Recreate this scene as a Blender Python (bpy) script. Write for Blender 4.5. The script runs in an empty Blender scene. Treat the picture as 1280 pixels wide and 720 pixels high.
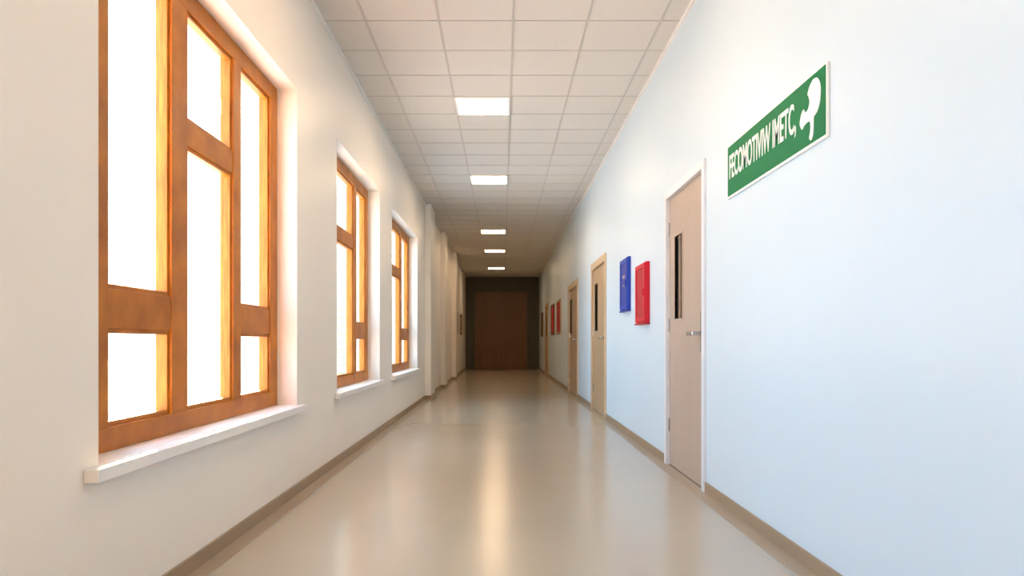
import bpy, bmesh, math
from mathutils import Matrix, Vector
S = bpy.context.scene
COL = S.collection

# ------------------------------------------------------------ dimensions (metres)
W = 1.25          # half corridor width
H = 3.15          # ceiling height
Y0, Y1 = -3.0, 24.5
T = 0.26          # wall thickness
CAMZ = 0.92

# ------------------------------------------------------------ materials
def mat(name, col, rough=0.5, metal=0.0, spec=0.5, var=0.0, vscale=4.0, bump=0.0, bscale=200.0, coat=0.0,
        stretch=(1, 1, 1), col2=None, emis=None, estr=0.0, crough=0.08):
    m = bpy.data.materials.new(name); m.use_nodes = True
    nt = m.node_tree; b = nt.nodes['Principled BSDF']
    b.inputs['Base Color'].default_value = (*col, 1)
    b.inputs['Roughness'].default_value = rough
    b.inputs['Metallic'].default_value = metal
    b.inputs['Specular IOR Level'].default_value = spec
    b.inputs['Coat Weight'].default_value = coat
    b.inputs['Coat Roughness'].default_value = crough
    tc = nt.nodes.new('ShaderNodeTexCoord')
    mp = nt.nodes.new('ShaderNodeMapping'); mp.inputs['Scale'].default_value = stretch
    nt.links.new(tc.outputs['Object'], mp.inputs['Vector'])
    n = nt.nodes.new('ShaderNodeTexNoise'); n.inputs['Scale'].default_value = vscale
    n.inputs['Detail'].default_value = 5
    nt.links.new(mp.outputs['Vector'], n.inputs['Vector'])
    r = nt.nodes.new('ShaderNodeValToRGB')
    c2 = col2 if col2 else tuple(c * (1 - var) for c in col)
    r.color_ramp.elements[0].position = 0.3; r.color_ramp.elements[1].position = 0.7
    r.color_ramp.elements[0].color = (*c2, 1); r.color_ramp.elements[1].color = (*col, 1)
    nt.links.new(n.outputs['Fac'], r.inputs['Fac'])
    nt.links.new(r.outputs['Color'], b.inputs['Base Color'])
    if bump > 0:
        n2 = nt.nodes.new('ShaderNodeTexNoise'); n2.inputs['Scale'].default_value = bscale
        nt.links.new(tc.outputs['Object'], n2.inputs['Vector'])
        bp = nt.nodes.new('ShaderNodeBump'); bp.inputs['Strength'].default_value = bump
        bp.inputs['Distance'].default_value = 0.002
        nt.links.new(n2.outputs['Fac'], bp.inputs['Height'])
        nt.links.new(bp.outputs['Normal'], b.inputs['Normal'])
    if emis:
        b.inputs['Emission Color'].default_value = (*emis, 1)
        b.inputs['Emission Strength'].default_value = estr
    return m

M_wall = mat('plaster_warm_light_tint', (0.91, 0.86, 0.79), rough=0.38, spec=0.35, var=0.03, vscale=1.2, bump=0.06, bscale=90)  # warm light on the left wall is tinted into this base colour
M_wallr = mat('plaster_cool_light_tint', (0.67, 0.785, 0.87), rough=0.38, spec=0.35, var=0.03, vscale=1.2, bump=0.06, bscale=90)  # cool window light on the right wall is put into the colour
M_ceil = mat('ceiling_tile', (0.74, 0.70, 0.65), rough=0.8, var=0.06, vscale=60, bump=0.2, bscale=300)
M_grid = mat('ceiling_grid_metal', (0.57, 0.54, 0.50), rough=0.5)
M_floor = mat('polished_vinyl', (0.49, 0.405, 0.305), rough=0.27, spec=0.6, var=0.10, vscale=0.6, coat=0.6, crough=0.2)
M_edge = mat('vinyl_edge', (0.42, 0.33, 0.24), rough=0.3, var=0.08, vscale=3, coat=0.2)
M_base = mat('baseboard_vinyl', (0.34, 0.24, 0.15), rough=0.4, var=0.08, vscale=6)
M_wood = mat('window_wood', (0.56, 0.195, 0.018), rough=0.42, spec=0.3, col2=(0.34, 0.10, 0.008), vscale=6, stretch=(12, 1.0, 1.0))
M_sill = mat('white_sill', (0.90, 0.88, 0.86), rough=0.3, var=0.03)
M_leaf = mat('door_laminate', (0.50, 0.38, 0.30), rough=0.4, var=0.06, vscale=5, stretch=(1, 1, 0.1))
M_leaf2 = mat('door_oak', (0.48, 0.32, 0.18), rough=0.4, var=0.15, vscale=8, stretch=(1, 4, 0.3))
M_jamb = mat('door_frame_white', (0.78, 0.81, 0.85), rough=0.3, var=0.02)
M_jamb2 = mat('door_frame_tan', (0.62, 0.45, 0.28), rough=0.4, var=0.06)
M_dark = mat('dark_glass', (0.03, 0.025, 0.02), rough=0.08, var=0.1)
M_steel = mat('brushed_steel', (0.55, 0.55, 0.56), rough=0.25, metal=1.0, var=0.05)
M_green = mat('sign_green', (0.0, 0.18, 0.06), rough=0.5, var=0.04, spec=0.15)
M_white = mat('sign_white', (0.9, 0.92, 0.9), rough=0.4, var=0.02)
M_red = mat('red_enamel', (0.66, 0.008, 0.03), rough=0.4, var=0.1, spec=0.3)
M_red2 = mat('red_panel', (0.48, 0.006, 0.02), rough=0.4, var=0.1, spec=0.3)
M_blue = mat('blue_enamel', (0.022, 0.065, 0.45), rough=0.4, var=0.1, spec=0.3)
M_blue2 = mat('blue_panel', (0.014, 0.04, 0.33), rough=0.4, var=0.1, spec=0.3)
M_brown = mat('dark_wood_door', (0.18, 0.075, 0.024), rough=0.5, var=0.25, vscale=5, stretch=(5, 1, 0.4))
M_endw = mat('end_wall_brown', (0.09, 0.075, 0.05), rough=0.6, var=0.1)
M_lamp = mat('lamp_diffuser', (0.9, 0.9, 0.9), rough=0.5, emis=(1.0, 0.70, 0.42), estr=25.0)
M_lampf = mat('lamp_frame', (0.85, 0.83, 0.8), rough=0.4)
M_pave = mat('pale_paving', (0.80, 0.79, 0.76), rough=0.8, var=0.08, vscale=2)

# exterior cream brick
M_brick = bpy.data.materials.new('cream_brick'); M_brick.use_nodes = True
nt = M_brick.node_tree; b = nt.nodes['Principled BSDF']
tc = nt.nodes.new('ShaderNodeTexCoord'); mp = nt.nodes.new('ShaderNodeMapping')
mp.inputs['Rotation'].default_value = (math.radians(90), 0, 0)
bk = nt.nodes.new('ShaderNodeTexBrick'); bk.inputs['Scale'].default_value = 1.6
bk.inputs['Color1'].default_value = (0.62, 0.46, 0.28, 1); bk.inputs['Color2'].default_value = (0.70, 0.55, 0.36, 1)
bk.inputs['Mortar'].default_value = (0.40, 0.30, 0.18, 1)
nt.links.new(tc.outputs['Object'], mp.inputs['Vector']); nt.links.new(mp.outputs['Vector'], bk.inputs['Vector'])
nt.links.new(bk.outputs['Color'], b.inputs['Base Color'])

# thin window glass
M_glass = bpy.data.materials.new('window_glass'); M_glass.use_nodes = True
nt = M_glass.node_tree
for n in list(nt.nodes): nt.nodes.remove(n)
o = nt.nodes.new('ShaderNodeOutputMaterial'); mx = nt.nodes.new('ShaderNodeMixShader')
tr = nt.nodes.new('ShaderNodeBsdfTransparent'); gl = nt.nodes.new('ShaderNodeBsdfGlossy')
gl.inputs['Roughness'].default_value = 0.02
mx.inputs['Fac'].default_value = 0.06
nt.links.new(tr.outputs[0], mx.inputs[1]); nt.links.new(gl.outputs[0], mx.inputs[2]); nt.links.new(mx.outputs[0], o.inputs['Surface'])

# ------------------------------------------------------------ helpers
def add_box(bm, x0, x1, y0, y1, z0, z1):
    vs = [bm.verts.new((x, y, z)) for x in (x0, x1) for y in (y0, y1) for z in (z0, z1)]
    for f in ((0, 1, 3, 2), (4, 6, 7, 5), (0, 4, 5, 1), (2, 3, 7, 6), (0, 2, 6, 4), (1, 5, 7, 3)):
        bm.faces.new([vs[i] for i in f])

def finish(name, bm, m, bevel=0.0, parent=None):
    bmesh.ops.recalc_face_normals(bm, faces=bm.faces)
    me = bpy.data.meshes.new(name); bm.to_mesh(me); bm.free()
    me.materials.append(m)
    ob = bpy.data.objects.new(name, me); COL.objects.link(ob)
    if bevel > 0:
        md = ob.modifiers.new('bevel', 'BEVEL'); md.width = bevel; md.segments = 2; md.limit_method = 'ANGLE'
    if parent:
        ob.parent = parent
    return ob

def boxes(name, lst, m, bevel=0.0, parent=None):
    bm = bmesh.new()
    for bb in lst: add_box(bm, *bb)
    return finish(name, bm, m, bevel, parent)

def prism(name, poly, axis, a0, a1, m, parent=None, bevel=0.0):
    """poly: 2-D points; axis 'x': (y,z) extruded in x; axis 'z': (x,y) extruded in z."""
    bm = bmesh.new()
    def P(p, a): return (a, p[0], p[1]) if axis == 'x' else (p[0], p[1], a)
    A = [bm.verts.new(P(p, a0)) for p in poly]; B = [bm.verts.new(P(p, a1)) for p in poly]
    bm.faces.new(A); bm.faces.new(B[::-1])
    n = len(poly)
    for i in range(n):
        bm.faces.new((A[i], A[(i + 1) % n], B[(i + 1) % n], B[i]))
    return finish(name, bm, m, bevel, parent)

def empty(name, loc=(0, 0, 0)):
    e = bpy.data.objects.new(name, None); e.empty_display_size = 0.1
    COL.objects.link(e)
    return e

def wall_with_openings(name, xa, xb, ops, m):
    """ops: list of (y0,y1,z0,z1) sorted"""
    lst = []; y = Y0
    for (a, b_, z0, z1) in ops:
        lst.append((xa, xb, y, a, 0, H + 0.1))
        if z0 > 0.01: lst.append((xa, xb, a, b_, 0, z0))
        lst.append((xa, xb, a, b_, z1, H + 0.1))
        y = b_
    lst.append((xa, xb, y, Y1, 0, H + 0.1))
    return boxes(name, lst, m)

# ------------------------------------------------------------ floor, ceiling, ends
boxes('floor', [(-W - T, W + T, Y0, Y1 + 0.2, -0.1, 0)], M_floor)
boxes('trim_1', [(-W, -W + 0.09, Y0, Y1, 0.0, 0.002)], M_edge)
boxes('trim_2', [(W - 0.09, W, Y0, Y1, 0.0, 0.002)], M_edge)
boxes('ceiling', [(-W - T, W + T, Y0, Y1, H, H + 0.1)], M_ceil)
boxes('wall_back', [(-W - T, W + T, Y0 - 0.2, Y0, 0, H + 0.1)], M_wall)
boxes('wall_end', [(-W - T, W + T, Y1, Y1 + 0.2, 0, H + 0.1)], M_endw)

g = 0.51; gy0 = 6.52
lst = []
for x in (-0.95, -0.44, 0.075, 0.59, 1.10):
    lst.append((x - 0.008, x + 0.008, Y0, Y1, H - 0.004, H))
k = -18
while gy0 + k * g < Y1:
    y = gy0 + k * g
    lst.append((-W, W, y - 0.006, y + 0.006, H - 0.0035, H)); k += 1
boxes('ceiling_grid', lst, M_grid)
boxes('trim_3', [(-W, -W + 0.02, Y0, Y1, H - 0.025, H)], M_lampf)
boxes('trim_4', [(W - 0.02, W, Y0, Y1, H - 0.025, H)], M_lampf)

# ceiling lights; the last is unseen, added to warm the near left wall
for i, k in enumerate((0, 6, 15, 21, 29, -6)):
    y = gy0 + k * g
    e = empty('ceiling_light')
    x0, x1 = -0.44, 0.075
    a, b_ = y, y + g
    f = 0.022
    boxes('housing', [(x0, x1, a, a + f, H - 0.016, H), (x0, x1, b_ - f, b_, H - 0.016, H),
                      (x0, x0 + f, a + f, b_ - f, H - 0.016, H), (x1 - f, x1, a + f, b_ - f, H - 0.016, H)], M_lampf, 0.002, e)
    boxes('diffuser', [(x0 + f, x1 - f, a + f, b_ - f, H - 0.010, H - 0.001)], M_lamp, 0, e)

# ------------------------------------------------------------ left wall & windows
ZB, ZT = 0.54, 2.46
wins = [(-1.3, 1.0), (2.228, 4.38), (5.435, 7.33), (8.15, 10.57)]
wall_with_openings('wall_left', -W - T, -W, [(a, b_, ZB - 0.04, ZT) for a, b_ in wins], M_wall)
XF, XG, XB = -1.37, -1.402, -1.44     # front of frame, glass, back of frame

def window(n, ya, yb, kind):
    e = empty('window_%d' % n)
    ys = ya + 0.17                         # frame start behind the splayed near reveal
    prism('reveal', [(-W, ya), (-W - T, ya), (-W - T, ys), (XF, ys)], 'z', ZB, ZT, M_wall, e)
    fr = []; F = lambda y0, y1, z0, z1, d=0.0: fr.append((XB, XF - d, y0, y1, z0, z1))
    ye = yb
    lo, hi = ZB + 0.085, ZT - 0.09
    F(ys, ye, ZB, lo); F(ys, ye, hi, ZT)
    if kind == 3:
        s1, s2 = 2.506, 4.255
        ms = [(2.985, 3.137), (3.67, 3.775)]
        cols = [(s1, 2.985, ((lo, .97), (1.11, hi))), (3.137, 3.67, ((lo, 1.78), (1.89, hi))),
                (3.775, s2, ((lo, .97), (1.11, hi)))]
    else:
        L = ye - ys
        s1 = ys + 0.09; s2 = ye - 0.10
        m0 = ys + L * 0.60; m1 = m0 + 0.13
        ms = [(m0, m1)]
        cols = [(s1, m0, ((lo, 1.78), (1.89, hi))), (m1, s2, ((lo, .97), (1.10, hi)))]
    F(ys, s1, lo, hi); F(s2, ye, lo, hi)
    for (a, b_) in ms: F(a, b_, lo, hi)
    for (p0, p1, zs) in cols:
        F(p0, p1, zs[0][1], zs[1][0], 0.004)
    boxes('frame', fr, M_wood, 0.003, e)
    # slim casement beads round each pane + glass
    bd = []; gl_ = []
    t = 0.018
    for (p0, p1, zs) in cols:
        for (z0, z1) in zs:
            bd += [(XG - 0.012, XF - 0.012, p0, p0 + t, z0, z1), (XG - 0.012, XF - 0.012, p1 - t, p1, z0, z1),
                   (XG - 0.012, XF - 0.012, p0 + t, p1 - t, z0, z0 + t), (XG - 0.012, XF - 0.012, p0 + t, p1 - t, z1 - t, z1)]
            gl_.append((XG - 0.003, XG, p0 + 0.005, p1 - 0.005, z0 + .005, z1 - .005))
    boxes('pane_beads', bd, M_wood, 0.002, e)
    boxes('glass', gl_, M_glass, 0, e)
    boxes('sill', [(-W, -W + 0.045, ya - 0.08, yb + 0.06, ZB - 0.042, ZB), (-W - T, -W, ya, yb, ZB - 0.04, ZB)], M_sill, 0.004, e)

window(1, *wins[1], 3); window(2, *wins[2], 2); window(3, *wins[3], 2); window(4, *wins[0], 2)  # window 4 is unseen, added behind the camera to light the right wall

# projecting wall piers
boxes('trim_5', [(-W, -W + 0.10, 11.6, 12.3, 0, H)], M_wall, 0.004)
boxes('trim_6', [(-W, -W + 0.10, 14.5, 15.1, 0, H)], M_wall, 0.004)
boxes('trim_7', [(-W, -W + 0.10, 17.8, 18.4, 0, H)], M_wall, 0.004)

# baseboards
def baseboard(name, side, gaps, extra=()):
    lst = []; y = Y0
    for a, b_ in gaps:
        lst.append((y, a)); y = b_
    lst.append((y, Y1))
    t = 0.012
    bx = [((W - t, W) if side > 0 else (-W, -W + t)) + (a, b_, 0, 0.065) for a, b_ in lst]
    for (a, b_) in extra:
        bx.append((-W, -W + 0.112, a - 0.012, b_ + 0.012, 0, 0.065))
    boxes(name, bx, M_base, 0.002)
baseboard('baseboard_left', -1, [], [(11.6, 12.3), (14.5, 15.1), (17.8, 18.4)])

# ------------------------------------------------------------ right wall & doors
doors = [(4.41, 5.49, 2.05), (8.65, 10.04, 2.0), (11.85, 13.6, 1.98), (19.6, 20.9, 2.0)]
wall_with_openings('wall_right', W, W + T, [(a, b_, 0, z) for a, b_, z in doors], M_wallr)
baseboard('baseboard_right', 1, [(a, b_) for a, b_, z in doors])

def door(n, ya, yb, zt, mj, ml, j=0.055):
    e = empty('door_%d' % n)
    boxes('frame', [(W - 0.018, W + 0.10, ya, ya + j, 0, zt), (W - 0.018, W + 0.10, yb - j, yb, 0, zt),
                    (W - 0.018, W + 0.10, ya + j, yb - j, zt - j, zt)], mj, 0.004, e)
    boxes('stop', [(W + 0.06, W + T, ya + j, ya + j + 0.015, 0, zt - j), (W + 0.06, W + T, yb - j - 0.015, yb - j, 0, zt - j),
                   (W + 0.06, W + T, ya + j, yb - j, zt - j - 0.015, zt - j)], mj, 0, e)
    lx = W + 0.012
    a, b_ = ya + j + 0.004, yb - j - 0.004
    # leaf with a real slot opening
    w1 = b_ - 0.17; w0 = w1 - 0.22
    zl, zh = 1.09, 1.69
    boxes('leaf', [(lx, lx + 0.045, a, w0, 0.006, zt - j - 0.004), (lx, lx + 0.045, w1, b_, 0.006, zt - j - 0.004),
                   (lx, lx + 0.045, w0, w1, 0.006, zl), (lx, lx + 0.045, w0, w1, zh, zt - j - 0.004)], ml, 0, e)
    boxes('vision_panel', [(lx + 0.012, lx + 0.03, w0, w1, zl, zh)], M_dark, 0, e)
    bt = 0.014
    boxes('panel_bead', [(lx - 0.005, lx + 0.012, w0 - bt, w0, zl - bt, zh + bt), (lx - 0.005, lx + 0.012, w1, w1 + bt, zl - bt, zh + bt),
                         (lx - 0.005, lx + 0.012, w0, w1, zl - bt, zl), (lx - 0.005, lx + 0.012, w0, w1, zh, zh + bt),
                         (lx + 0.002, lx + 0.012, (w0 + w1) / 2 - .006, (w0 + w1) / 2 + .006, zl, zh)], M_dark if n > 1 else M_leaf, 0, e)
    hy = a + 0.075
    boxes('handle_plate', [(lx - 0.008, lx, hy - 0.022, hy + 0.022, 0.86, 1.12)], M_steel, 0.003, e)
    boxes('lever', [(lx - 0.06, lx - 0.008, hy - 0.010, hy + 0.010, 0.965, 0.990),
                    (lx - 0.068, lx - 0.050, hy - 0.010, hy + 0.135, 0.965, 0.990)], M_steel, 0.004, e)
    boxes('hinge', [(lx - 0.01, lx + 0.004, b_ - 0.012, b_ + 0.008, z, z + 0.1) for z in (0.25, 1.0, 1.72)], M_steel, 0.002, e)

door(1, *doors[0], M_jamb, M_leaf)
door(2, *doors[1], M_jamb2, M_leaf2, 0.09)
door(3, *doors[2], M_jamb2, M_leaf2, 0.10)
door(4, *doors[3], M_jamb2, M_leaf2, 0.09)

# double door at the end
e = empty('door_5')
dx0, dx1, dz = -0.93, 0.83, 2.62
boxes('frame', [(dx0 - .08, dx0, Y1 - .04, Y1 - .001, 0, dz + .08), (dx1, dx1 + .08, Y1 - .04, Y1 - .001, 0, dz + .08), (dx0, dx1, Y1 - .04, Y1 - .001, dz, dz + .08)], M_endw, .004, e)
mid = (dx0 + dx1) / 2
boxes('leaf_1', [(dx0, mid - .004, Y1 - .03, Y1 - .001, 0.005, dz)], M_brown, .001, e)
boxes('leaf_2', [(mid + .004, dx1, Y1 - .03, Y1 - .001, 0.005, dz)], M_brown, .001, e)
boxes('push_plates', [(mid - .14, mid - .05, Y1 - .034, Y1 - .03, .95, 1.25), (mid + .05, mid + .14, Y1 - .034, Y1 - .03, .95, 1.25)], M_brown, .001, e)

# ------------------------------------------------------------ exit sign
e = empty('exit_sign')
sy0, sy1, sz0, sz1 = 2.745, 3.961, 1.705, 1.993
boxes('backing', [(W - 0.012, W, sy0, sy1, sz0, sz1)], M_white, 0.002, e)
boxes('green_face', [(W - 0.014, W - 0.012, sy0 + .010, sy1 - .012, sz0 + .012, sz1 - .008)], M_green, 0, e)
cu = bpy.data.curves.new('lettering', 'FONT'); cu.body = 'FECOMOTIVIW IMETC,'; cu.size = 0.2; cu.extrude = 0.001; cu.offset = 0.003
to = bpy.data.objects.new('tmp_text', cu); COL.objects.link(to)
dg = bpy.context.evaluated_depsgraph_get()
me = bpy.data.meshes.new_from_object(to.evaluated_get(dg))
bpy.data.objects.remove(to)
xs = [v.co.x for v in me.vertices]; yz = [v.co.y for v in me.vertices]
mnx, mxx, mny, mxy = min(xs), max(xs), min(yz), max(yz)
LY0, LY1, LZ0, LZ1 = 3.03, 3.915, 1.785, 1.935
for v in me.vertices:
    u = (v.co.x - mnx) / (mxx - mnx); w = (v.co.y - mny) / (mxy - mny)
    v.co = Vector((W - 0.0150 - v.co.z, LY1 - u * (LY1 - LY0), LZ0 + w * (LZ1 - LZ0)))
me.materials.clear(); me.materials.append(M_white)
lo_ = bpy.data.objects.new('lettering', me); COL.objects.link(lo_); lo_.parent = e
# bird-like pictogram (domed body, wing and beak to the left, leg below)
def P(px, py):   # sign-local: px 0..1 (left->right), py 0..1 (bottom->top)
    return (2.99 - px * 0.20, 1.725 + py * 0.24)
raw = [(.00, .42), (.12, .28), (.22, .34), (.42, .36), (.52, .34), (.54, .20), (.46, .06), (.56, .00), (.66, .08), (.68, .26),
       (.68, .38), (.82, .40), (.96, .52), (1.0, .72), (.96, .88), (.84, .98), (.66, 1.0), (.50, .94), (.38, .82), (.46, .76),
       (.50, .66), (.42, .56), (.28, .54), (.20, .64), (.08, .56)]
q = []
for i in range(len(raw)):
    a, b_ = raw[i], raw[(i + 1) % len(raw)]
    q += [(a[0] * .8 + b_[0] * .2, a[1] * .8 + b_[1] * .2), (a[0] * .2 + b_[0] * .8, a[1] * .2 + b_[1] * .8)]
prism('bird_pictogram', [P(*p) for p in q], 'x', W - 0.017, W - 0.014, M_white, e)

# ------------------------------------------------------------ red & blue wall cabinets
def cabinet(name, ya, yb, za, zb, d, mo, mi):
    e = empty(name)
    boxes('body', [(W - d, W, ya, yb, za, zb)], mo, 0.006, e)
    t = 0.05
    x = W - d
    boxes('door_rim', [(x - .012, x, ya + .01, ya + t, za + .01, zb - .01), (x - .012, x, yb - t, yb - .01, za + .01, zb - .01),
                       (x - .012, x, ya + t, yb - t, za + .01, za + t), (x - .012, x, ya + t, yb - t, zb - t, zb - .01)], mo, 0.003, e)
    boxes('door_panel', [(x - .005, x, ya + t, yb - t, za + t, zb - t)], mi, 0, e)
    m_ = (ya + yb) / 2; mz = (za + zb) / 2
    boxes('label', [(x - .007, x - .005, m_ - .06, m_ + .06, mz + .06, mz + .09), (x - .007, x - .005, m_ - .04, m_ + .04, mz - .02, mz - .005)], M_leaf if mo != M_red else M_red, 0, e)
    boxes('latch', [(x - .025, x - .012, ya + .02, ya + .035, mz - .03, mz + .03)], mo, 0.002, e)
    boxes('drip_ledge', [(W - d - .015, W, ya - .005, yb + .005, za - .015, za)], mi, 0.002, e)
cabinet('fire_hose_cabinet', 6.10, 6.54, 1.09, 1.61, 0.035, M_red, M_red2)
cabinet('blue_wall_cabinet', 7.00, 7.43, 1.24, 1.76, 0.03, M_blue, M_blue2)
def board(name, side, ya, yb, za, zb, m1, m2):
    e = empty(name)
    x0, x1 = (W - .025, W) if side > 0 else (-W, -W + .025)
    boxes('frame', [(x0, x1, ya, ya + .05, za, zb), (x0, x1, yb - .05, yb, za, zb), (x0, x1, ya + .05, yb - .05, za, za + .05), (x0, x1, ya + .05, yb - .05, zb - .05, zb)], m2, .003, e)
    xx = (W - .012, W) if side > 0 else (-W, -W + .012)
    boxes('panel', [xx + (ya + .05, yb - .05, za + .05, zb - .05)], m1, 0, e)
board('notice_board', 1, 15.3, 16.4, 1.1, 1.85, M_red2, M_leaf2)
board('notice_board', 1, 17.2, 18.2, 1.1, 1.85, M_red, M_brown)
board('notice_board', 1, 22.0, 22.9, 1.1, 1.85, M_brown, M_brown)
board('notice_board', -1, 18.9, 19.9, 1.15, 1.75, M_leaf, M_brown)
board('notice_board', -1, 21.2, 22.0, 1.15, 1.75, M_leaf2, M_brown)

# ------------------------------------------------------------ outside
boxes('ground_courtyard', [(-30, -W - T - .01, -15, 60, -0.4, -0.3)], M_pave)
boxes('exterior_sun_blocker', [(-5.6, -3.2, 13.6, 34, -0.3, 8)], M_brick)  # added brick block, placed to keep sun out of the two farther windows

w = bpy.data.worlds.new('sky'); S.world = w; w.use_nodes = True
nt = w.node_tree; bg = nt.nodes['Background']
tc = nt.nodes.new('ShaderNodeTexCoord'); sp = nt.nodes.new('ShaderNodeSeparateXYZ'); rp = nt.nodes.new('ShaderNodeValToRGB')
nt.links.new(tc.outputs['Generated'], sp.inputs[0]); nt.links.new(sp.outputs['Z'], rp.inputs['Fac'])
rp.color_ramp.elements[0].position = 0.0; rp.color_ramp.elements[0].color = (0.62, 0.82, 1.0, 1)
rp.color_ramp.elements[1].position = 0.5; rp.color_ramp.elements[1].color = (0.40, 0.70, 1.0, 1)
nt.links.new(rp.outputs['Color'], bg.inputs['Color'])
bg.inputs['Strength'].default_value = 8.0

# low golden sun, ahead and to the left, entering through the near windows
sl = bpy.data.lights.new('sun', 'SUN'); sl.energy = 75.0; sl.angle = math.radians(2.0); sl.color = (1.0, 0.62, 0.30)
so = bpy.data.objects.new('sun', sl); COL.objects.link(so)
so.rotation_euler = Vector((-0.475, 1.0, 0.30)).to_track_quat('Z', 'Y').to_euler()
so.location = (-5, 10, 6)

# portals in the window openings (sampling aid for the sky light)
for i, (a, b_) in enumerate(wins):
    l = bpy.data.lights.new('portal', 'AREA'); l.shape = 'RECTANGLE'; l.size = ZT - ZB; l.size_y = b_ - a
    l.cycles.is_portal = True
    ob = bpy.data.objects.new('window_light_portal', l); COL.objects.link(ob)
    ob.location = (-W - T - 0.01, (a + b_) / 2, (ZB + ZT) / 2)
    ob.rotation_euler = (0, math.radians(-90), 0)

# ------------------------------------------------------------ camera
c = bpy.data.cameras.new('camera'); co = bpy.data.objects.new('camera', c); COL.objects.link(co)
co.location = (0, 0, CAMZ); co.rotation_euler = (math.radians(90), 0, 0)
c.sensor_width = 36; c.lens = 36 * 900 / 1280
c.shift_x = 12 / 1280; c.shift_y = 68 / 1280
c.clip_start = 0.05
S.camera = co
S.view_settings.view_transform = 'Standard'
